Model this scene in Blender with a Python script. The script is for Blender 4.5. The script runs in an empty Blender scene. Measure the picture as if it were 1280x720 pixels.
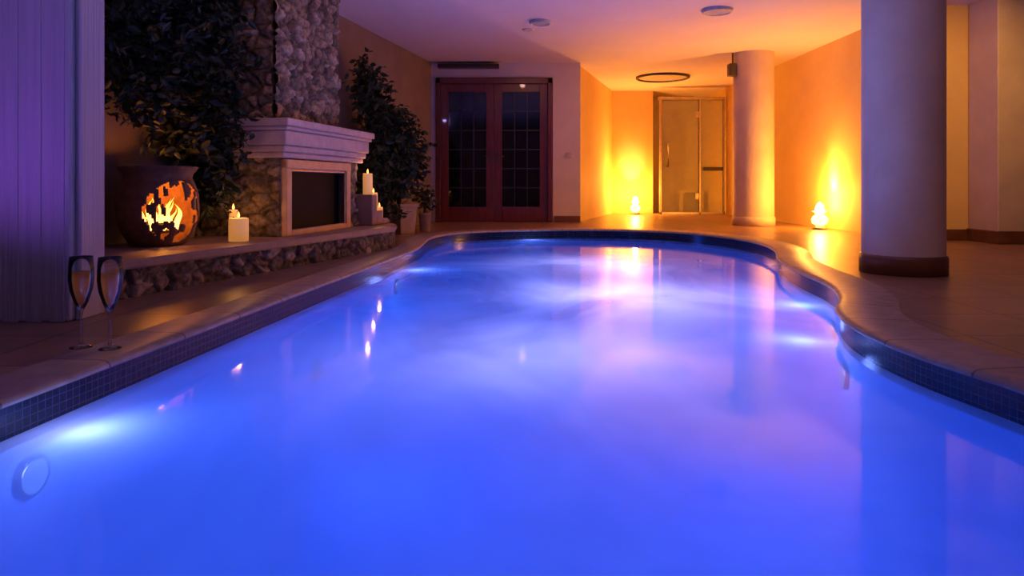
import bpy, bmesh, math, random
from mathutils import Vector, Matrix, noise
random.seed(7)
C=bpy.context
sc=C.scene
def link(o,parent=None):
    sc.collection.objects.link(o)
    if parent: o.parent=parent
    return o
def empty(name,loc=(0,0,0)):
    e=bpy.data.objects.new(name,None); e.empty_display_size=.1
    sc.collection.objects.link(e); return e
# ---------------- materials
def newmat(name):
    m=bpy.data.materials.new(name); m.use_nodes=True
    nt=m.node_tree; nt.nodes.clear()
    out=nt.nodes.new('ShaderNodeOutputMaterial')
    return m,nt,out
def mat(name,col,col2=None,rough=.6,scale=6,bump=0.0,bscale=40,metal=0,emit=None,estr=0,coat=0,stretch=None,spec=.5):
    m,nt,out=newmat(name); N=nt.nodes; L=nt.links
    b=N.new('ShaderNodeBsdfPrincipled'); L.new(b.outputs[0],out.inputs[0])
    b.inputs['Roughness'].default_value=rough; b.inputs['Metallic'].default_value=metal
    b.inputs['Coat Weight'].default_value=coat; b.inputs['Specular IOR Level'].default_value=spec
    tc=N.new('ShaderNodeTexCoord'); src=tc.outputs['Object']
    if stretch:
        mp=N.new('ShaderNodeMapping'); mp.inputs['Scale'].default_value=stretch
        L.new(src,mp.inputs[0]); src=mp.outputs[0]
    n=N.new('ShaderNodeTexNoise'); n.inputs['Scale'].default_value=scale; n.inputs['Detail'].default_value=5
    L.new(src,n.inputs['Vector'])
    r=N.new('ShaderNodeValToRGB'); c2=col2 or tuple(c*.75 for c in col)
    r.color_ramp.elements[0].position=.3; r.color_ramp.elements[1].position=.7
    r.color_ramp.elements[0].color=(*c2,1); r.color_ramp.elements[1].color=(*col,1)
    L.new(n.outputs['Fac'],r.inputs[0]); L.new(r.outputs[0],b.inputs['Base Color'])
    if bump:
        n2=N.new('ShaderNodeTexNoise'); n2.inputs['Scale'].default_value=bscale; n2.inputs['Detail'].default_value=4
        L.new(src,n2.inputs['Vector'])
        bp=N.new('ShaderNodeBump'); bp.inputs['Strength'].default_value=bump; bp.inputs['Distance'].default_value=.01
        L.new(n2.outputs['Fac'],bp.inputs['Height']); L.new(bp.outputs[0],b.inputs['Normal'])
    if emit:
        b.inputs['Emission Color'].default_value=(*emit,1); b.inputs['Emission Strength'].default_value=estr
    return m
def emis(name,col,s):
    m,nt,out=newmat(name)
    e=nt.nodes.new('ShaderNodeEmission'); e.inputs[0].default_value=(*col,1); e.inputs[1].default_value=s
    nt.links.new(e.outputs[0],out.inputs[0]); return m
def flame_mat(name,s):
    m,nt,out=newmat(name); N=nt.nodes; L=nt.links
    tc=N.new('ShaderNodeTexCoord'); sp=N.new('ShaderNodeSeparateXYZ'); L.new(tc.outputs['Generated'],sp.inputs[0])
    r=N.new('ShaderNodeValToRGB'); L.new(sp.outputs['Z'],r.inputs[0])
    r.color_ramp.elements[0].color=(1,.42,.07,1); r.color_ramp.elements[1].color=(1,.16,.015,1)
    e=N.new('ShaderNodeEmission'); e.inputs[1].default_value=s; L.new(r.outputs[0],e.inputs[0]); L.new(e.outputs[0],out.inputs[0]); return m
def brickmat(name,c1,c2,mortar,w,h,ms,rough,uv=False,offset=0.0,bump=.4,coat=0,noisescale=3):
    m,nt,out=newmat(name); N=nt.nodes; L=nt.links
    b=N.new('ShaderNodeBsdfPrincipled'); L.new(b.outputs[0],out.inputs[0]); b.inputs['Roughness'].default_value=rough
    b.inputs['Coat Weight'].default_value=coat
    tc=N.new('ShaderNodeTexCoord')
    t=N.new('ShaderNodeTexBrick'); t.offset=offset; t.inputs['Scale'].default_value=1
    t.inputs['Brick Width'].default_value=w; t.inputs['Row Height'].default_value=h; t.inputs['Mortar Size'].default_value=ms
    t.inputs['Color1'].default_value=(*c1,1); t.inputs['Color2'].default_value=(*c2,1); t.inputs['Mortar'].default_value=(*mortar,1)
    src=tc.outputs['UV' if uv else 'Object']; L.new(src,t.inputs['Vector'])
    n=N.new('ShaderNodeTexNoise'); n.inputs['Scale'].default_value=noisescale; n.inputs['Detail'].default_value=6; L.new(tc.outputs['Object'],n.inputs['Vector'])
    mx=N.new('ShaderNodeMix'); mx.data_type='RGBA'; mx.blend_type='MULTIPLY'; mx.inputs[0].default_value=.6
    L.new(t.outputs['Color'],mx.inputs[6])
    mr=N.new('ShaderNodeMapRange'); mr.inputs[1].default_value=.3; mr.inputs[2].default_value=.7; mr.inputs[3].default_value=.65; mr.inputs[4].default_value=1.25
    L.new(n.outputs['Fac'],mr.inputs[0]); L.new(mr.outputs[0],mx.inputs[7]); L.new(mx.outputs[2],b.inputs['Base Color'])
    bp=N.new('ShaderNodeBump'); bp.invert=True; bp.inputs['Strength'].default_value=bump; bp.inputs['Distance'].default_value=.004
    L.new(t.outputs['Fac'],bp.inputs['Height']); L.new(bp.outputs[0],b.inputs['Normal'])
    return m
def attrmat(name,rough=.85):
    m,nt,out=newmat(name); N=nt.nodes; L=nt.links
    b=N.new('ShaderNodeBsdfPrincipled'); L.new(b.outputs[0],out.inputs[0]); b.inputs['Roughness'].default_value=rough
    a=N.new('ShaderNodeAttribute'); a.attribute_name='Col'
    tc=N.new('ShaderNodeTexCoord'); n=N.new('ShaderNodeTexNoise'); n.inputs['Scale'].default_value=35; n.inputs['Detail'].default_value=6
    L.new(tc.outputs['Object'],n.inputs['Vector'])
    mr=N.new('ShaderNodeMapRange'); mr.inputs[1].default_value=.3; mr.inputs[2].default_value=.7; mr.inputs[3].default_value=.45; mr.inputs[4].default_value=1.4
    L.new(n.outputs['Fac'],mr.inputs[0])
    mx=N.new('ShaderNodeMix'); mx.data_type='RGBA'; mx.blend_type='MULTIPLY'; mx.inputs[0].default_value=1
    L.new(a.outputs['Color'],mx.inputs[6]); L.new(mr.outputs[0],mx.inputs[7]); L.new(mx.outputs[2],b.inputs['Base Color'])
    bp=N.new('ShaderNodeBump'); bp.inputs['Strength'].default_value=.8; bp.inputs['Distance'].default_value=.012
    L.new(n.outputs['Fac'],bp.inputs['Height']); L.new(bp.outputs[0],b.inputs['Normal'])
    return m
def glassmat(name,col,rough,transp,ior=1.45,trl=False):
    # thin glass: clear transmission + fresnel reflection
    m,nt,out=newmat(name); N=nt.nodes; L=nt.links
    t=N.new('ShaderNodeBsdfTransparent'); t.inputs[0].default_value=(*col,1)
    d=N.new('ShaderNodeBsdfTranslucent' if trl else 'ShaderNodeBsdfDiffuse'); d.inputs[0].default_value=(*col,1)
    m1=N.new('ShaderNodeMixShader'); m1.inputs[0].default_value=1-transp; L.new(t.outputs[0],m1.inputs[1]); L.new(d.outputs[0],m1.inputs[2])
    g=N.new('ShaderNodeBsdfGlossy'); g.inputs['Roughness'].default_value=rough
    f=N.new('ShaderNodeFresnel'); f.inputs[0].default_value=ior
    m2=N.new('ShaderNodeMixShader'); L.new(f.outputs[0],m2.inputs[0]); L.new(m1.outputs[0],m2.inputs[1]); L.new(g.outputs[0],m2.inputs[2])
    L.new(m2.outputs[0],out.inputs[0]); return m

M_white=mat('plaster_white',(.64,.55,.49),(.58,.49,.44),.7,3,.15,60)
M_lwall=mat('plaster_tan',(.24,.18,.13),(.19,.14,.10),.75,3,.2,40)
M_ceil=mat('plaster_ceiling',(.80,.66,.58),(.76,.61,.54),.75,2,.1,50)
M_yel=mat('plaster_ochre',(.84,.60,.22),(.78,.53,.18),.75,2.5,.25,25)
M_stile=mat('shower_tile',(.62,.55,.34),(.52,.46,.27),.4,2.5,.1,25)
M_pill=mat('plaster_fluted',(.52,.47,.45),(.40,.36,.36),.6,5,.6,14,stretch=(8,8,.15))
M_col=mat('column_stone',(.68,.54,.40),(.58,.45,.33),.6,4,.2,30)
M_base=mat('baseboard_brown',(.20,.08,.035),(.12,.045,.022),.35,8,.1,30)
M_floor=brickmat('deck_tile',(.34,.18,.085),(.29,.155,.07),(.12,.07,.04),.45,.45,.006,.33,bump=.5)
M_cope=brickmat('coping_stone',(.48,.34,.23),(.41,.29,.19),(.18,.12,.08),.42,2.0,.005,.45,uv=True,bump=.5,noisescale=14)
M_mosaic=brickmat('mosaic_tile',(.003,.005,.010),(.010,.018,.028),(.07,.085,.11),.027,.027,.0014,.2,uv=True,bump=.8,coat=.0,noisescale=20)
M_plaster=mat('pool_plaster',(.50,.68,.92),(.36,.56,.88),.6,1.5,.1,20)
M_stone=attrmat('rubble_stone')
M_slab=mat('hearth_slab',(.34,.20,.14),(.24,.14,.09),.45,7,.3,30)
M_cream=mat('carved_limestone',(.62,.46,.36),(.48,.35,.27),.6,12,.3,40)
M_frame=mat('firebox_frame',(.85,.50,.20),(.68,.38,.14),.35,10,.1,30)
M_black=mat('firebox_black',(.006,.006,.007),None,.6,spec=.1)
M_screen=mat('fire_screen_black',(.005,.005,.005),None,.5,spec=.08)
M_wood=mat('mahogany',(.17,.028,.014),(.08,.013,.008),.3,6,.1,30,coat=.2,stretch=(6,6,.6))
M_dglass=mat('dark_glass',(.004,.004,.006),None,.06)
M_leaf=mat('leaf_green',(.022,.036,.010),(.009,.017,.005),.6,9)
M_bark=mat('bark',(.06,.04,.025),None,.8,20,.5)
M_terra=mat('terracotta',(.26,.12,.055),(.13,.055,.028),.75,14,.7,22)
M_pot=mat('glazed_pot',(.42,.30,.2),(.3,.2,.13),.5,9,.2,20)
M_wax=mat('candle_wax',(.9,.62,.30),(.85,.55,.25),.5,9,emit=(1,.40,.08),estr=.4)
M_brass=mat('brushed_metal',(.6,.5,.36),None,.3,20,metal=1)
M_dark=mat('dark_metal',(.05,.035,.025),None,.4,20)
M_munt=mat('muntin_dark',(.02,.014,.014),None,.4,20)
M_fix=mat('fixture_white',(.6,.5,.42),None,.5,20)
M_glass=glassmat('clear_glass',(.98,.97,.94),.03,.985,1.4)
M_champ=glassmat('champagne',(1.0,.78,.36),.05,.35,1.2,True)
M_shower=glassmat('tinted_glass',(.84,.82,.58),.35,.74,1.4)
M_flame=flame_mat('flame',9)
M_lamp=emis('lamp_glow',(1,.66,.28),45)
M_lampg=mat('lamp_glass',(.9,.6,.3),None,.3,6,emit=(1,.50,.12),estr=7)
M_ulight=emis('pool_light_lens',(.35,.5,1.0),1.0)
# ---------------- mesh helpers
def mesh(name,verts,faces,m,parent=None,smooth=False,uvs=None,cols=None):
    me=bpy.data.meshes.new(name); me.from_pydata([tuple(v) for v in verts],[],faces); me.update()
    if uvs:
        l=me.uv_layers.new(name='UVMap')
        for lp in me.loops: l.data[lp.index].uv=uvs[lp.vertex_index]
    if cols:
        a=me.color_attributes.new('Col','FLOAT_COLOR','POINT')
        for i,c in enumerate(cols): a.data[i].color=(*c,1)
    if smooth: me.polygons.foreach_set('use_smooth',[True]*len(me.polygons))
    me.materials.append(m)
    return link(bpy.data.objects.new(name,me),parent)
def box(name,lo,hi,m,parent=None,bevel=0,mtx=None):
    bm=bmesh.new(); bmesh.ops.create_cube(bm,size=1)
    lo=Vector(lo);hi=Vector(hi)
    for v in bm.verts: v.co=Vector(((v.co[i]+.5)*(hi[i]-lo[i])+lo[i]) for i in range(3))
    if bevel: bmesh.ops.bevel(bm,geom=bm.edges[:],offset=bevel,segments=2,affect='EDGES',profile=.5)
    if mtx: bm.transform(mtx)
    me=bpy.data.meshes.new(name); bm.to_mesh(me); bm.free(); me.materials.append(m)
    return link(bpy.data.objects.new(name,me),parent)
def lathe(name,prof,loc,m,parent=None,seg=32,smooth=True,axis=None):
    vs=[];fs=[]
    for (r,z) in prof:
        for k in range(seg):
            a=2*math.pi*k/seg; vs.append(Vector((r*math.cos(a),r*math.sin(a),z)))
    for i in range(len(prof)-1):
        for k in range(seg):
            k2=(k+1)%seg; fs.append((i*seg+k,i*seg+k2,(i+1)*seg+k2,(i+1)*seg+k))
    R=axis.to_track_quat('Z','Y').to_matrix() if axis else Matrix.Identity(3)
    vs=[R@v+Vector(loc) for v in vs]
    o=mesh(name,vs,fs,m,parent,smooth)
    bm=bmesh.new(); bm.from_mesh(o.data)
    bmesh.ops.remove_doubles(bm,verts=bm.verts,dist=1e-5); bmesh.ops.recalc_face_normals(bm,faces=bm.faces)
    bm.to_mesh(o.data); bm.free()
    if smooth:
        o.data.polygons.foreach_set('use_smooth',[True]*len(o.data.polygons))
    return o
def wall(name,p,q,z0,z1,th,m,side=1):
    p=Vector((*p,0));q=Vector((*q,0)); d=(q-p).normalized(); n=Vector((-d.y,d.x,0))*side*th
    b=[p,q,q+n,p+n]; vs=[(v.x,v.y,z) for z in (z0,z1) for v in b]
    fs=[(0,1,5,4),(1,2,6,5),(2,3,7,6),(3,0,4,7),(0,3,2,1),(4,5,6,7)]
    return mesh(name,vs,fs,m)
def tube(name,pts,r,m,parent=None,r2=None,seg=8):
    vs=[];fs=[];n=len(pts);P=[Vector(p) for p in pts]
    for i,p in enumerate(P):
        t=(P[min(i+1,n-1)]-P[max(i-1,0)]).normalized(); q=t.to_track_quat('Z','Y').to_matrix()
        rr=r if r2 is None else r+(r2-r)*i/(n-1)
        for k in range(seg):
            a=2*math.pi*k/seg; vs.append(p+q@Vector((rr*math.cos(a),rr*math.sin(a),0)))
    for i in range(n-1):
        for k in range(seg):
            k2=(k+1)%seg; fs.append((i*seg+k,i*seg+k2,(i+1)*seg+k2,(i+1)*seg+k))
    fs.append(tuple(range(seg))[::-1]); fs.append(tuple((n-1)*seg+k for k in range(seg)))
    return mesh(name,vs,fs,m,parent,True)
PAL=[(.26,.18,.10),(.18,.13,.08),(.35,.24,.13),(.14,.11,.07),(.23,.16,.09),(.38,.28,.17),(.17,.11,.065)]
def stone(name,panels,m,cell=.14,amp=.03,res=.018,parent=None):
    """panels: (origin,u,v,normal) rubble faces with real relief"""
    vs=[];fs=[];cs=[]
    for (o,u,v,nn) in panels:
        o=Vector(o);u=Vector(u);v=Vector(v);nn=Vector(nn).normalized()
        nu=max(2,int(u.length/res)); nv=max(2,int(v.length/res)); b=len(vs)
        for j in range(nv+1):
            for i in range(nu+1):
                p=o+u*(i/nu)+v*(j/nv)
                q=Vector((p.x,p.y,p.z*1.5))/cell + noise.noise_vector(p*9)*.4
                d,pp=noise.voronoi(q,distance_metric='DISTANCE',exponent=2)
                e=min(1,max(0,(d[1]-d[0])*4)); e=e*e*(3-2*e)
                rnd=noise.cell(pp[0]*7.3+Vector((3.1,1.7,9.2)))
                rnd=(rnd+1)/2
                h=amp*(e*(.4+.6*rnd))+noise.noise(p*22)*.009
                vs.append(p+nn*h)
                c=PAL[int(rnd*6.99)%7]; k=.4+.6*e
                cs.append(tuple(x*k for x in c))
        for j in range(nv):
            for i in range(nu):
                a=b+j*(nu+1)+i; fs.append((a,a+1,a+nu+2,a+nu+1))
    return mesh(name,vs,fs,m,parent,True,cols=cs)
# ---------------- pool outline
CP=[(-1.55,.6),(-1.44,1.5),(-1.32,2.5),(-1.145,4),(-1.0,5.2),(-.89,6.2),(-.90,6.9),(-.90,7.5),(-.76,8.1),(-.35,8.55),(.3,8.8),(1.0,8.85),(1.65,8.65),(2.15,8.2),(2.42,7.5),(2.48,6.8),(2.36,6.1),(2.12,5.4),(1.97,4.7),(1.88,4.05),(1.74,3.6),(1.56,3.25),(1.46,2.95),(1.42,2.65),(1.43,2.35),(1.49,2.0),(1.57,1.4),(1.50,.7),(1.1,.25),(0,.15),(-1.1,.2)]
out=[];n=len(CP)
for i in range(n):
    p=[Vector(CP[(i+k-1)%n]) for k in range(4)]
    for s in range(8):
        t=s/8
        out.append(.5*((2*p[1])+(p[2]-p[0])*t+(2*p[0]-5*p[1]+4*p[2]-p[3])*t*t+(3*p[1]-p[0]-3*p[2]+p[3])*t**3))
NP=len(out)
nor=[]
for i in range(NP):
    t=(out[(i+3)%NP]-out[i-3]).normalized(); nor.append(Vector((-t.y,t.x)))
arc=[0]
for i in range(NP): arc.append(arc[-1]+(out[(i+1)%NP]-out[i]).length)
def cw(p): return .20 if (p.x<-.6 and p.y<7.6) else .26
wid=[cw(out[i]) for i in range(NP)]
wid=[sum(wid[(i+k)%NP] for k in range(-6,7))/13 for i in range(NP)]
def ring(name,prof,m,parent=None,smooth=True):
    vs=[];uv=[];fs=[]
    acc=0; lasto=None
    for (of,z) in prof:
        o0=of if not callable(of) else .2
        if lasto is not None: acc+=math.hypot(o0-lasto[0],z-lasto[1])
        lasto=(o0,z)
        for i in range(NP+1):
            j=i%NP; o=of(j) if callable(of) else of
            p=out[j]+nor[j]*o; vs.append((p.x,p.y,z)); uv.append((arc[i],acc))
    W=NP+1
    for a in range(len(prof)-1):
        for i in range(NP): fs.append((a*W+i,a*W+i+1,(a+1)*W+i+1,(a+1)*W+i))
    return mesh(name,vs,fs,m,parent,smooth,uvs=uv)
def fill(name,z,m,parent=None,off=0,outer=None):
    bm=bmesh.new()
    loop=[bm.verts.new((*(out[i]+nor[i]*(off(i) if callable(off) else off)),z)) for i in range(NP)]
    ed=[bm.edges.new((loop[i],loop[(i+1)%NP])) for i in range(NP)]
    if outer:
        o=[bm.verts.new((x,y,z)) for x,y in outer]
        ed+=[bm.edges.new((o[i],o[(i+1)%len(o)])) for i in range(len(o))]
    bmesh.ops.triangle_fill(bm,edges=ed,use_beauty=True,normal=(0,0,1))
    for f in bm.faces:
        if f.normal.z<0: f.normal_flip()
    me=bpy.data.meshes.new(name); bm.to_mesh(me); bm.free(); me.materials.append(m)
    return link(bpy.data.objects.new(name,me),parent)
ZW=-.105; H=2.5
floor=fill('floor',0,M_floor,off=lambda i:wid[i]-.01,outer=[(-4.6,-2.2),(6.7,-2.2),(6.7,15.2),(-4.6,15.2)])
pool=empty('swimming_pool')
ring('coping',[(-.01,-.012),(-.018,-.006),(-.016,.004),(-.004,.013),(.02,.016),(lambda i:wid[i]-.01,.016),(lambda i:wid[i],.006),(lambda i:wid[i],-.01)],M_cope,pool)
ring('mosaic_band',[(0,-.010),(0,-.135)],M_mosaic,pool)
ring('basin_wall',[(.002,-.135),(.002,-1.0),(-.03,-1.1),(-.1,-1.15)],M_plaster,pool)
fill('basin_floor',-1.15,M_plaster,pool,off=-.1)
# water
m,nt,o_=newmat('pool_water'); N=nt.nodes;L=nt.links
tc=N.new('ShaderNodeTexCoord')
tr=N.new('ShaderNodeBsdfTransparent'); tr.inputs[0].default_value=(.38,.60,1,1)
tl=N.new('ShaderNodeBsdfTranslucent'); tl.inputs[0].default_value=(.78,.84,1,1)
mp=N.new('ShaderNodeMapping'); mp.inputs['Scale'].default_value=(1.1,.7,1); mp.inputs['Rotation'].default_value=(0,0,.5); L.new(tc.outputs['Object'],mp.inputs[0])
n1=N.new('ShaderNodeTexNoise'); n1.inputs['Scale'].default_value=.8; n1.inputs['Detail'].default_value=3; n1.inputs['Distortion'].default_value=.8
L.new(mp.outputs[0],n1.inputs['Vector'])
mr=N.new('ShaderNodeMapRange'); mr.inputs[1].default_value=.3; mr.inputs[2].default_value=.7; mr.inputs[3].default_value=.22; mr.inputs[4].default_value=.8
L.new(n1.outputs['Fac'],mr.inputs[0])
m1=N.new('ShaderNodeMixShader'); L.new(mr.outputs[0],m1.inputs[0]); L.new(tr.outputs[0],m1.inputs[1]); L.new(tl.outputs[0],m1.inputs[2])
g=N.new('ShaderNodeBsdfGlossy'); g.inputs['Roughness'].default_value=.06
n2=N.new('ShaderNodeTexNoise'); n2.inputs['Scale'].default_value=4; n2.inputs['Detail'].default_value=2; L.new(tc.outputs['Object'],n2.inputs['Vector'])
bp=N.new('ShaderNodeBump'); bp.inputs['Strength'].default_value=.04; bp.inputs['Distance'].default_value=.02
L.new(n2.outputs[0],bp.inputs['Height']); L.new(bp.outputs[0],g.inputs['Normal'])
f=N.new('ShaderNodeFresnel'); f.inputs[0].default_value=1.38
m2=N.new('ShaderNodeMixShader'); L.new(f.outputs[0],m2.inputs[0]); L.new(m1.outputs[0],m2.inputs[1]); L.new(g.outputs[0],m2.inputs[2]); L.new(m2.outputs[0],o_.inputs[0])
fill('water_surface',ZW,m,pool,off=.0)
def area(name,loc,dirv,size,power,col,parent=None,shape='DISK',spread=180):
    l=bpy.data.lights.new(name,'AREA'); l.shape=shape; l.size=size; l.energy=power; l.color=col; l.spread=math.radians(spread)
    o=bpy.data.objects.new(name,l); o.location=loc; o.rotation_euler=Vector(dirv).to_track_quat('-Z','Y').to_euler(); return link(o,parent)
def point(name,loc,power,col,r=.03,parent=None):
    l=bpy.data.lights.new(name,'POINT'); l.energy=power; l.color=col; l.shadow_soft_size=r
    o=bpy.data.objects.new(name,l); o.location=loc; return link(o,parent)
def spot(name,loc,tgt,power,col,ang,r=.05,blend=1,parent=None):
    l=bpy.data.lights.new(name,'SPOT'); l.energy=power; l.color=col; l.spot_size=math.radians(ang); l.spot_blend=blend; l.shadow_soft_size=r
    o=bpy.data.objects.new(name,l); o.location=loc; o.rotation_euler=(Vector(tgt)-Vector(loc)).to_track_quat('-Z','Y').to_euler(); return link(o,parent)
def nearest(x,y):
    return min(range(NP),key=lambda i:(out[i].x-x)**2+(out[i].y-y)**2)
BL=(.03,.16,1.0)
for k,(x,y,z,pw,hp) in enumerate([(-1.17,1.96,-.24,5.5,1.6),(-.78,5.53,-.24,9,1.8),(.28,8.6,-.24,8,1.6),(1.70,3.98,-.24,8,1.8),(1.34,3.05,-.25,5,1.7),(-1.1,4.0,-.5,9,0),(0,.15,-.5,4.5,0)]):
    i=nearest(x,y); p=out[i]; nn=nor[i]; nv=Vector((-nn.x,-nn.y,0)); P=Vector((p.x,p.y,z))
    lathe('light_rim_%d'%k,[(.0,.0),(.06,.0),(.06,.012),(.048,.016)],P,M_brass,pool,24,True,nv)
    lathe('light_lens_%d'%k,[(.048,.014),(.03,.022),(0,.026)],P,M_ulight if k<5 else M_fix,pool,24,True,nv)
    area('pool_lamp_%d'%k,P+nv*.04,nv+Vector((0,0,-.35)),.12,pw,BL,pool,spread=160)
    if hp: point('lens_halo_%d'%k,P+nv*.17+Vector((0,0,.04)),hp,(.42,.46,1),.04,pool)
for k,(x,y,pw) in enumerate([(.15,2.9,10),(.75,4.4,22),(.7,6.0,13)]):  # added lamps on the basin floor to brighten the pool centre
    lathe('added_floor_light_%d'%k,[(0.11,0),(.11,.015),(.08,.02),(0,.02)],(x,y,-1.15),M_plaster,pool,24)
    area('added_floor_lamp_%d'%k,(x,y,-1.11),(0,0,1),.2,pw,(.48,.44,1),pool,spread=110)
for k,(x,y,z) in enumerate([(-1.5,1.25,-.3),(1.55,1.9,-.25)]):
    i=nearest(x,y); p=out[i]; nv=Vector((-nor[i].x,-nor[i].y,0))
    lathe('return_jet_%d'%k,[(0,.004),(.015,.004),(.018,.012),(.05,.008),(.055,0)],Vector((p.x,p.y,z)),M_cream,pool,24,True,nv)
# ---------------- room shell
LW=lambda y:-1.27-.222*(10.7-y)
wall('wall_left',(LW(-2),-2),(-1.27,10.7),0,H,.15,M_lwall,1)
wall('wall_back',(-1.5,10.7),(-1.27,10.7),0,H,.2,M_white,1)
box('wall_door_side',(.64,10.7,0),(1.07,10.9,H),M_white)
box('wall_door_jamb',(-1.27,10.7,0),(-1.20,10.9,H),M_white)
box('wall_door_header',(-1.20,10.7,2.27),(.64,10.9,H),M_white)
wall('wall_recess_side',(1.07,10.9),(2.05,13.95),0,H,.15,M_yel,1)
box('wall_recess_back',(2.0,13.95,0),(2.88,14.1,H),M_yel)
box('wall_shower_side',(2.80,14.1,0),(2.88,14.9,H),M_stile)
box('wall_shower_back',(2.80,14.9,0),(4.5,15.05,H),M_stile)
wall('wall_right_far',(4.2,14.9),(4.3,7.25),0,H,.15,M_yel,1)
box('wall_right_return',(4.3,7.25,0),(6.6,7.4,H),M_yel)
box('wall_right',(6.6,-2.1,0),(6.75,7.4,H),M_white)
box('wall_near',(-4.3,-2.2,0),(6.7,-2.0,H),M_white)
box('ceiling',(-4.6,-2.2,H),(6.8,15.2,H+.15),M_ceil)
box('pillar_square',(4.84,6.8,0),(5.6,7.24,H),M_col,bevel=.01)
box('baseboard_pillar',(4.82,6.78,0),(5.62,7.245,.13),M_base,bevel=.006)
box('baseboard_return',(4.3,7.225,0),(4.82,7.25,.12),M_base,bevel=.004)
box('baseboard_door',(.66,10.67,0),(1.07,10.7,.1),M_base,bevel=.004)
# fluted wall pier at left
pier=empty('wall_pier')
box('shaft',(-2.94,2.96,0),(-1.92,3.20,H),M_pill,pier,bevel=.012)
for k in range(9):
    x=-1.97-k*.1
    box('flute_%d'%k,(x-.035,2.956,.0),(x+.03,2.965,H),M_pill,pier,bevel=.003)
box('edge_strip',(-1.92,3.0,0),(-1.895,3.18,H),M_pill,pier,bevel=.008)
# columns
for nm,(x,y,r) in {'a':(2.655,4.64,.252),'b':(3.52,9.95,.285)}.items():
    c=empty('round_column')
    lathe('shaft',[(r,.1),(r,H-.0)],(x,y,0),M_col,c,64)
    lathe('plinth',[(0,0),(r+.014,0),(r+.015,.11),(r+.008,.125),(r,.127)],(x,y,0),M_base if nm=='a' else M_col,c,64)
# ---------------- french doors
dr=empty('door_french')
X0,X1,Y0,Z1=-1.19,.63,10.66,2.26
box('frame_l',(X0,Y0,0),(X0+.07,Y0+.14,Z1),M_wood,dr,.006)
box('frame_r',(X1-.07,Y0,0),(X1,Y0+.14,Z1),M_wood,dr,.006)
box('frame_t',(X0,Y0,Z1-.09),(X1,Y0+.14,Z1),M_wood,dr,.006)
mid=(X0+X1)/2
for s,(a,b) in enumerate([(X0+.075,mid-.004),(mid+.004,X1-.075)]):
    st=.12
    box('stile_%da'%s,(a,Y0+.03,.01),(a+st,Y0+.08,Z1-.095),M_wood,dr,.005)
    box('stile_%db'%s,(b-st,Y0+.03,.01),(b,Y0+.08,Z1-.095),M_wood,dr,.005)
    box('rail_b%d'%s,(a+st,Y0+.03,.01),(b-st,Y0+.08,.24),M_wood,dr,.005)
    box('rail_t%d'%s,(a+st,Y0+.03,Z1-.22),(b-st,Y0+.08,Z1-.095),M_wood,dr,.005)
    box('glass_%d'%s,(a+st,Y0+.05,.24),(b-st,Y0+.06,Z1-.22),M_dglass,dr)
    for k in range(1,3):
        x=a+st+(b-a-2*st)*k/3; box('muntin_v%d%d'%(s,k),(x-.009,Y0+.04,.24),(x+.009,Y0+.07,Z1-.22),M_munt,dr)
    for k in range(1,6):
        z=.24+(Z1-.46)*k/6; box('muntin_h%d%d'%(s,k),(a+st,Y0+.04,z-.009),(b-st,Y0+.07,z+.009),M_munt,dr)
    hx=b-.05 if s==0 else a+.05
    box('lever_plate%d'%s,(hx-.015,Y0+.02,.92),(hx+.015,Y0+.03,1.12),M_dark,dr,.003)
    tube('lever%d'%s,[(hx,Y0+.02,1.03),(hx,Y0-.03,1.03),(hx+(-.1 if s==0 else .1),Y0-.03,1.03)],.009,M_dark,dr)
sw=empty('light_switch'); box('plate',(.84,10.688,1.0),(.93,10.70,1.09),M_fix,sw,.003); box('rocker',(.865,10.68,1.02),(.905,10.69,1.07),M_fix,sw,.003)
vt=empty('air_vent'); box('body',(-1.15,10.55,2.40),(-.2,10.7,2.46),M_dark,vt,.006)
for k in range(3): box('slat_%d'%k,(-1.13,10.535,2.405+k*.018),(-.22,10.55,2.412+k*.018),M_dark,vt)
# ---------------- shower enclosure
sh=empty('shower_enclosure'); ys=13.42
box('door_pane',(2.95,ys,.05),(3.66,ys+.012,2.25),M_shower,sh)
box('side_pane',(3.72,ys,.05),(4.15,ys+.012,2.25),M_shower,sh)
for k,(x,w) in enumerate([(2.92,.02),(3.69,.02),(4.165,.018)]): box('post_%d'%k,(x-w,ys-.03,0),(x+w,ys+.04,2.30),M_brass,sh,.005)
box('head_rail',(2.88,ys-.04,2.25),(4.185,ys+.05,2.31),M_brass,sh,.008)
box('sill',(2.9,ys-.03,0),(4.185,ys+.04,.05),M_brass,sh,.006)
for k,z in enumerate([.3,1.9]): box('hinge_%d'%k,(3.60,ys-.02,z),(3.69,ys-.001,z+.12),M_brass,sh,.003)
tube('handle_v',[(3.06,ys,.95),(3.06,ys-.06,.95),(3.06,ys-.06,1.40),(3.06,ys,1.40)],.018,M_brass,sh)
box('towel_bar',(3.74,ys-.09,.86),(4.13,ys-.04,.93),M_dark,sh,.006)
for k,x in enumerate([3.78,4.06]): box('towel_bar_foot_%d'%k,(x-.015,ys-.045,.87),(x+.015,ys,.92),M_dark,sh)
tube('shower_arm',[(3.5,14.9,2.1),(3.5,14.6,2.15),(3.5,14.55,2.1)],.012,M_brass,sh)
lathe('shower_head',[(0,.04),(.02,.03),(.1,.0),(.1,-.012),(0,-.012)],(3.5,14.55,2.07),M_dark,sh,28)
tube('hand_rail',[(3.3,14.9,.9),(3.3,14.84,.9),(3.3,14.84,1.7),(3.3,14.9,1.7)],.018,M_dark,sh)
box('bench_seat',(3.55,14.5,.42),(4.15,14.88,.47),M_stile,sh,.008)
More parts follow.
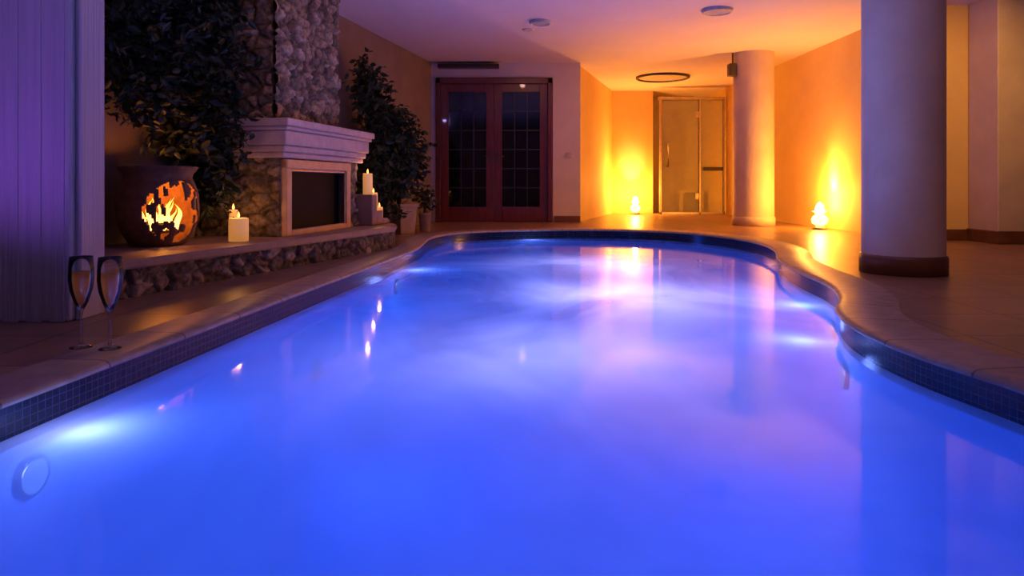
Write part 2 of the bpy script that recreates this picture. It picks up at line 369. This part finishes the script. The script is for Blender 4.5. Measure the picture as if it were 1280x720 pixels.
for k,x in enumerate([3.62,4.06]): box('bench_leg_%d'%k,(x-.03,14.55,0),(x+.03,14.85,.42),M_stile,sh,.006)
# ---------------- ceiling fixtures
for (x,y,r) in [(.33,7.98,.13),(2.24,7.45,.17)]:
    e=empty('ceiling_speaker')
    lathe('ring',[(0,-.02),(r*.8,-.02),(r*.82,-.035),(r*.95,-.03),(r,0)],(x,y,H),M_fix,e,40)
    lathe('grille',[(0,-.022),(r*.4,-.03),(r*.8,-.024)],(x,y,H),M_fix,e,40)
e=empty('ceiling_ring_lamp')
lathe('ring',[(.42,0),(.42,-.03),(.45,-.04),(.47,-.03),(.47,0)],(2.67,12.1,H),M_dark,e,56)
lathe('diffuser',[(0,-.02),(.2,-.025),(.42,-.015)],(2.67,12.1,H),M_fix,e,56)
e=empty('wall_speaker'); box('case',(3.13,9.82,2.16),(3.24,9.95,2.34),M_dark,e,.015); tube('bracket',[(3.2,9.9,2.3),(3.2,9.9,H)],.012,M_dark,e)
# ---------------- table uplights
def uplight(x,y,pw,tx,ty,cx,cy):
    e=empty('table_lamp')
    lathe('base',[(0,0),(.09,0),(.095,.012),(.065,.03),(.045,.05)],(x,y,0),M_brass,e)
    lathe('shade',[(.045,.05),(.095,.08),(.105,.13),(.085,.17),(.05,.195),(.07,.225),(.095,.24)],(x,y,0),M_lampg,e)
    lathe('bulb',[(0,.19),(.03,.20),(.055,.23),(.055,.28),(.035,.33),(0,.36)],(x,y,0),M_lamp,e,20)
    point('lamp_light',(x,y,.50),pw,(1,.38,.045),.05,e)
    spot('lamp_wash',(x,y,.36),(tx,ty,1.0),pw*.9,(1,.66,.30),46,.03,1,e)
    spot('lamp_up',(x,y,.42),(cx,cy,2.5),pw*2.2,(1,.41,.085),120,.06,1,e)
uplight(2.44,13.5,85,2.44,14,2.2,12.0)
uplight(4.08,9.05,78,4.5,9.1,3.2,8.4)
# ---------------- fireplace
th=math.atan2(.9816,.191); FM=Matrix.Translation((-1.72,5.09,0))@Matrix.Rotation(th,4,'Z')
def fp(x,y,z): return FM@Vector((x,y,z))
def fv(x,y,z): return FM.to_3x3()@Vector((x,y,z))
BZ=.205
bench=empty('stone_hearth_bench')
def prism(name,pts,z0,z1,m,parent,bev=0):
    bm=bmesh.new(); a=[bm.verts.new((x,y,z0)) for x,y in pts]; f=bm.faces.new(a)
    r=bmesh.ops.extrude_face_region(bm,geom=[f]); bmesh.ops.translate(bm,vec=(0,0,z1-z0),verts=[v for v in r['geom'] if isinstance(v,bmesh.types.BMVert)])
    bmesh.ops.recalc_face_normals(bm,faces=bm.faces)
    if bev: bmesh.ops.bevel(bm,geom=bm.edges[:],offset=bev,segments=3,affect='EDGES')
    me=bpy.data.meshes.new(name); bm.to_mesh(me); bm.free(); me.materials.append(m); return link(bpy.data.objects.new(name,me),parent)
BC=[(-2.06,3.26),(-2.05,3.51),(-1.13,6.33),(-1.17,6.68),(-1.28,6.95),(-2.06,6.97),(-2.86,3.26)]
prism('core',BC,0,.15,M_dark,bench)
pan=[]
for a,b in [(0,1),(1,2),(2,3),(3,4)]:
    p=Vector((*BC[a],0));q=Vector((*BC[b],0)); d=(q-p).normalized(); pan.append((p,q-p,(0,0,.155),(d.y,-d.x,0)))
stone('rubble_face',pan,M_stone,.12,.03,.012,bench)
prism('slab',[(-2.06,3.24),(-2.0,3.51),(-1.085,6.35),(-1.13,6.71),(-1.25,7.0),(-2.06,7.02),(-2.88,3.24)],.155,BZ,M_slab,bench,.01)
fpl=empty('stone_fireplace')
D=.72
box('pier_core_near',(.02,.02,BZ),(.11,D,.83),M_dark,fpl,mtx=FM)
box('pier_core_far',(1.07,.02,BZ),(1.35,D,.83),M_dark,fpl,mtx=FM)
box('lintel_core',(.02,.04,.72),(1.35,D,.83),M_dark,fpl,mtx=FM)
box('firebox_back',(.1,.35,BZ),(1.08,.40,.75),M_black,fpl,mtx=FM)
box('firebox_floor',(.1,.02,BZ),(1.08,.36,.24),M_black,fpl,mtx=FM)
box('fire_screen',(.12,.045,.25),(1.05,.055,.70),M_screen,fpl,mtx=FM)
U=.83-BZ
stone('rubble_body',[(fp(0,D,BZ),fv(0,-D,0),(0,0,U),fv(-1,0,0)),
  (fp(0,.02,.72),fv(1.37,0,0),(0,0,.11),fv(0,-1,0)),
  (fp(1.1,.02,BZ),fv(.27,0,0),(0,0,U),fv(0,-1,0)),
  (fp(1.37,0.02,BZ),fv(0,D,0),(0,0,U),fv(1,0,0))],M_stone,.13,.035,.013,fpl)
for nm,a,b in [('l',(.0,-.045,BZ),(.08,.02,.78)),('r',(1.05,-.045,BZ),(1.13,.02,.78)),('t',(.0,-.05,.715),(1.13,.02,.785)),('b',(.08,-.045,BZ),(1.05,.02,.25))]:
    box('frame_'+nm,a,b,M_frame,fpl,.008,FM)
for nm,a,b in [('l',(.08,-.03,.25),(.10,.03,.715)),('r',(1.03,-.03,.25),(1.05,.03,.715)),('t',(.08,-.03,.695),(1.05,.03,.715))]:
    box('inner_'+nm,a,b,M_brass,fpl,.004,FM)
for k,(o1,za,zb) in enumerate([(.05,.795,.84),(.075,.84,.89),(.10,.89,1.00),(.125,1.0,1.03),(.15,1.03,1.085)]):
    box('mantel_%d'%k,(-o1*.7,-o1*.75,za),(1.375+o1,.45+k*.005,zb),M_cream,fpl,.010,FM)
box('chimney_core',(.03,.08,1.085),(1.04,D,H),M_dark,fpl,mtx=FM)
hh=(0,0,H-1.085)
stone('rubble_chimney',[(fp(0,D,1.085),fv(0,-D+.06,0),hh,fv(-1,0,0)),(fp(0,.06,1.085),fv(1.07,0,0),hh,fv(0,-1,0)),(fp(1.07,.06,1.085),fv(0,D-.06,0),hh,fv(1,0,0))],M_stone,.12,.045,.015,fpl)
stp=empty('stepped_stone_plinth')
for k,(a,b,z) in enumerate([(1.42,1.54,.50),(1.54,1.69,.345),(1.69,1.84,.26)]):
    box('step_%d'%k,(a,-.13,BZ),(b,.25,z),M_slab,stp,.012,FM)
def candle(P,r,h,pw=.5):
    e=empty('wax_candle')
    lathe('wax',[(0,0),(r,0),(r*1.01,h*.5),(r,h-.006),(r*.93,h),(r*.8,h-.004),(r*.5,h-.012),(0,h-.014)],P,M_wax,e)
    tube('wick',[P+Vector((0,0,h-.014)),P+Vector((.002,0,h+.006))],.0015,M_dark,e)
    lathe('flame',[(0,h+.0),(.007,h+.010),(.008,h+.018),(.004,h+.034),(0,h+.046)],P,M_flame,e,12)
    point('candle_light',P+Vector((0,0,h+.06)),pw,(1,.42,.10),.015,e)
candle(fp(1.475,-.06,.50),.045,.20,1.1); candle(fp(1.615,-.06,.345),.04,.17,.9); candle(fp(1.765,-.06,.26),.035,.11,.6)
candle(Vector((-1.89,4.72,BZ)),.065,.16,.9); candle(Vector((-2.0,4.90,BZ)),.03,.21,.6)
# ---------------- fire urn
ux,uy=-2.29,4.42
urn=empty('clay_fire_urn')
prof=[(0,0),(.15,0),(.17,.015),(.21,.08),(.24,.16),(.245,.25),(.238,.33),(.215,.40),(.20,.43),(.205,.46),(.232,.49),(.24,.505),(.22,.51),(.18,.48)]
seg=110;vs=[];fs=[]
R=[]
for i in range(len(prof)-1):
    ns=8 if 3<=i+1<=8 else 2
    for s in range(ns):
        t=s/ns; R.append((prof[i][0]*(1-t)+prof[i+1][0]*t,prof[i][1]*(1-t)+prof[i+1][1]*t))
R.append(prof[-1])
for r,z in R:
    for k in range(seg):
        a=2*math.pi*k/seg; vs.append((ux+r*math.cos(a),uy+r*math.sin(a),BZ+z))
oa=math.radians(-30)
for i in range(len(R)-1):
    for k in range(seg):
        zc=(R[i][1]+R[i+1][1])/2; a=2*math.pi*(k+.5)/seg; da=(a-oa+math.pi)%(2*math.pi)-math.pi
        rr=(da/.95)**2+((zc-.22)/.20)**2
        wv=noise.noise(Vector((a*6.5,zc*13,2.2)))
        if rr<.15 or (rr<1 and wv>-.09): continue
        k2=(k+1)%seg; fs.append((i*seg+k,i*seg+k2,(i+1)*seg+k2,(i+1)*seg+k))
u=mesh('shell',vs,fs,M_terra,urn,True)
bm=bmesh.new(); bm.from_mesh(u.data); bmesh.ops.remove_doubles(bm,verts=bm.verts,dist=1e-4); bm.to_mesh(u.data); bm.free()
sm=u.modifiers.new('s','SOLIDIFY'); sm.thickness=.014; sm.offset=-1
for k in range(5):
    a=random.random()*6.28; c=Vector((ux+.05*math.cos(a),uy-.02+.05*math.sin(a),BZ+.09+.015*k)); d=Vector((math.cos(a*3),math.sin(a*3),.1))*.11
    tube('log_%d'%k,[c-d,c,c+d],.02,M_bark,urn)
for k in range(18):
    a=random.random()*6.28; rr=random.random()*.12; h=random.uniform(.08,.22); x=ux+.05+rr*math.cos(a); y=uy-.05+rr*math.sin(a)
    vs=[];S=10;F=8
    w=random.uniform(.012,.024); ph=random.random()*6
    for i in range(S+1):
        t=i/S; r=w*math.sin(math.pi*min(1,t*.85+.12))*(1-t)**.5
        for j in range(F):
            b=2*math.pi*j/F; vs.append((x+.035*math.sin(t*5+ph)*t+r*math.cos(b),y+r*math.sin(b),BZ+.10+h*t))
    fs=[(i*F+j,i*F+(j+1)%F,(i+1)*F+(j+1)%F,(i+1)*F+j) for i in range(S) for j in range(F)]
    mesh('flame_%d'%k,vs,fs,M_flame,urn,True)
point('fire_light',(ux-.02,uy+.02,BZ+.36),6,(1,.30,.03),.05,urn)
# ---------------- foliage
def tree(name,blobs,trunks,nleaf,ls,seed,pot=None):
    rnd=random.Random(seed); e=empty(name)
    for k,t in enumerate(trunks): tube('trunk_%d'%k,t,.025,M_bark,e,r2=.006)
    vs=[];fs=[]; tot=sum(b[3]*b[4]*b[5] for b in blobs)
    brs=[]
    for b in blobs:
        cnt=int(nleaf*b[3]*b[4]*b[5]/tot)
        twigs=max(3,cnt//14)
        for tw in range(twigs):
            while True:
                q=Vector((rnd.uniform(-1,1),rnd.uniform(-1,1),rnd.uniform(-1,1)))
                if .15<q.length<1: break
            P=Vector((b[0]+q.x*b[3],b[1]+q.y*b[4],b[2]+q.z*b[5]))
            d=Vector((q.x+rnd.uniform(-.6,.6),q.y+rnd.uniform(-.6,.6),q.z*.5+rnd.uniform(-.5,.6))).normalized()
            if P.x<LW(P.y)+.20: continue
            if (P-Vector((ux,uy,BZ+.25))).length<.48: continue
            brs.append((P-d*.12,P+d*.12))
            for l in range(14):
                t=l/13-.5; c=P+d*.3*t+Vector((rnd.gauss(0,.01),rnd.gauss(0,.01),rnd.gauss(0,.01)-abs(t)*.03))
                sd=Vector((rnd.gauss(0,1),rnd.gauss(0,1),rnd.gauss(-.35,.6))).normalized()
                up=sd.cross(Vector((rnd.gauss(0,1),rnd.gauss(0,1),rnd.gauss(0,1)))).normalized(); nn=sd.cross(up)
                s=ls*rnd.uniform(.6,1.25); w=s*.24; i0=len(vs)
                if c.x<LW(c.y)+s+.05 or c.z+s>H-.01: continue
                vs+= [c,c+sd*s*.35+up*w+nn*w*.3,c+sd*s*.35-up*w+nn*w*.3,c+sd*s*.4,c+sd*s*.75+up*w*.7+nn*w*.1,c+sd*s*.75-up*w*.7+nn*w*.1,c+sd*s*.75-nn*w*.2,c+sd*s-nn*w*.5]
                fs+=[(i0,i0+1,i0+3),(i0,i0+3,i0+2),(i0+1,i0+4,i0+6,i0+3),(i0+3,i0+6,i0+5,i0+2),(i0+4,i0+7,i0+6),(i0+6,i0+7,i0+5)]
    mesh('leaves',vs,fs,M_leaf,e)
    tv=[];tf=[]
    for a,b in brs:
        i=len(tv); w=Vector((.002,.002,0)); tv+=[a-w,a+w,b+w,b-w]; tf.append((i,i+1,i+2,i+3))
    mesh('twigs',tv,tf,M_bark,e)
    if pot:
        x,y,z,r,h,sq=pot
        prof=[(0,0),(r*.75,0),(r*.8,.01),(r*.95,h-.04),(r*1.05,h-.035),(r*1.05,h),(r*.92,h),(r*.9,h-.04)]
        lathe('pot',prof,(x,y,z),M_pot,e,4 if sq else 28,not sq)
        lathe('soil',[(0,h-.03),(r*.9,h-.035)],(x,y,z),M_bark,e,4 if sq else 28)
    return e
tree('ficus_tree',[(-2.38,4.95,1.5,.34,.3,.55),(-2.42,4.4,1.65,.3,.45,.65),(-2.28,4.75,2.15,.32,.4,.3),(-2.12,4.88,.9,.16,.14,.5),(-2.35,5.0,.8,.3,.22,.45),(-2.12,4.8,1.5,.18,.2,.5),(-2.4,4.15,2.0,.25,.35,.35),(-2.45,4.75,1.1,.25,.3,.35)],
  [[(-2.42,5.0,BZ),(-2.40,4.96,.8),(-2.36,4.9,1.4),(-2.3,4.8,2.1)],[(-2.42,5.0,BZ),(-2.40,4.94,.9),(-2.40,4.8,1.6),(-2.36,4.6,2.0)]],16000,.08,3,(-2.42,5.0,BZ,.11,.24,False))
tree('potted_ficus',[(-1.55,7.9,1.2,.28,.34,.42),(-1.33,8.1,.95,.28,.3,.42),(-1.66,7.75,1.7,.2,.25,.32),(-1.5,7.75,.6,.25,.3,.35)],
  [[(-1.37,8.3,.3),(-1.4,8.25,.7),(-1.45,8.1,1.2),(-1.6,7.8,1.8)],[(-1.37,8.3,.3),(-1.35,8.2,.7),(-1.4,8.1,1.1)]],6500,.09,5,(-1.32,8.25,0,.18,.36,True))
tree('potted_herb',[(-1.1,8.62,.42,.09,.09,.12)],[[(-1.1,8.62,.2),(-1.1,8.62,.4)]],260,.06,9,(-1.1,8.62,0,.08,.24,False))
# ---------------- champagne flutes
def flute(x,y):
    e=empty('champagne_flute'); z=.016
    lathe('glass',[(0,.004),(.036,.0),(.038,.002),(.030,.005),(.008,.012),(.0045,.03),(.004,.11),(.007,.13),(.022,.16),(.036,.205),(.041,.245),(.040,.285),(.037,.325),(.0362,.325),(.039,.285),(.040,.245),(.035,.205),(.021,.163),(.004,.135),(0,.134)],(x,y,z),M_glass,e,40)
    lathe('champagne',[(0,.136),(.004,.137),(.020,.165),(.034,.205),(.0385,.245),(.038,.27),(0,.27)],(x,y,z),M_champ,e,32)
flute(-1.54,2.44); flute(-1.425,2.42)
# ---------------- added fill spots, invented to brighten parts of the room
def fill_spot(x,y,tx,ty,tz,pw,col,ang):
    e=empty('added_fill_spot')  # invented ceiling fitting around an added fill light
    lathe('rim',[(.05,-.006),(.07,-.008),(.075,0)],(x,y,H),M_fix,e,28)
    spot('beam',(x,y,H-.02),(tx,ty,tz),pw,col,ang,.05,1,e)
fill_spot(-2.0,1.2,-2.6,3.0,1.6,34,(.40,.30,1),85)  # added violet wash for the left pier
fill_spot(-.6,3.6,-1.8,5.9,1.3,36,(1,.42,.22),58)  # added warm light for the fireplace side
fill_spot(-.9,3.3,-1.49,2.43,.25,16,(1,.6,.25),14)  # added narrow beam to light the flutes
fill_spot(.2,8.4,.75,10.7,1.0,17,(1,.48,.38),80)  # added to brighten the wall beside the door
fill_spot(4.3,5.2,4.5,7.3,1.3,130,(1,.46,.08),80)  # added amber light for the right return wall
fill_spot(1.6,1.5,2.9,4.6,.4,52,(1,.46,.22),72)  # added warm front light for near column and deck
# violet spot added out of view, tinting the ceiling on the left
e=empty('added_violet_spot')
lathe('body',[(0,0),(.07,0),(.07,.06),(.055,.09),(.045,.09),(0,.07)],(-2.45,2.0,0),M_dark,e,28)
spot('beam',(-2.45,2.0,.14),(-1.2,4.0,2.5),42,(.30,.10,1),80,.05,1,e)
W=bpy.data.worlds.new('night'); sc.world=W; W.use_nodes=True; W.node_tree.nodes['Background'].inputs[0].default_value=(.01,.008,.02,1); W.node_tree.nodes['Background'].inputs[1].default_value=1
cam=bpy.data.cameras.new('camera'); co=bpy.data.objects.new('camera',cam); link(co)
co.location=(0,0,.6); co.rotation_euler=(math.pi/2,0,0); cam.lens=24; cam.sensor_width=36; cam.shift_y=-.1016; cam.clip_start=.02
sc.camera=co
sc.view_settings.view_transform='Standard'
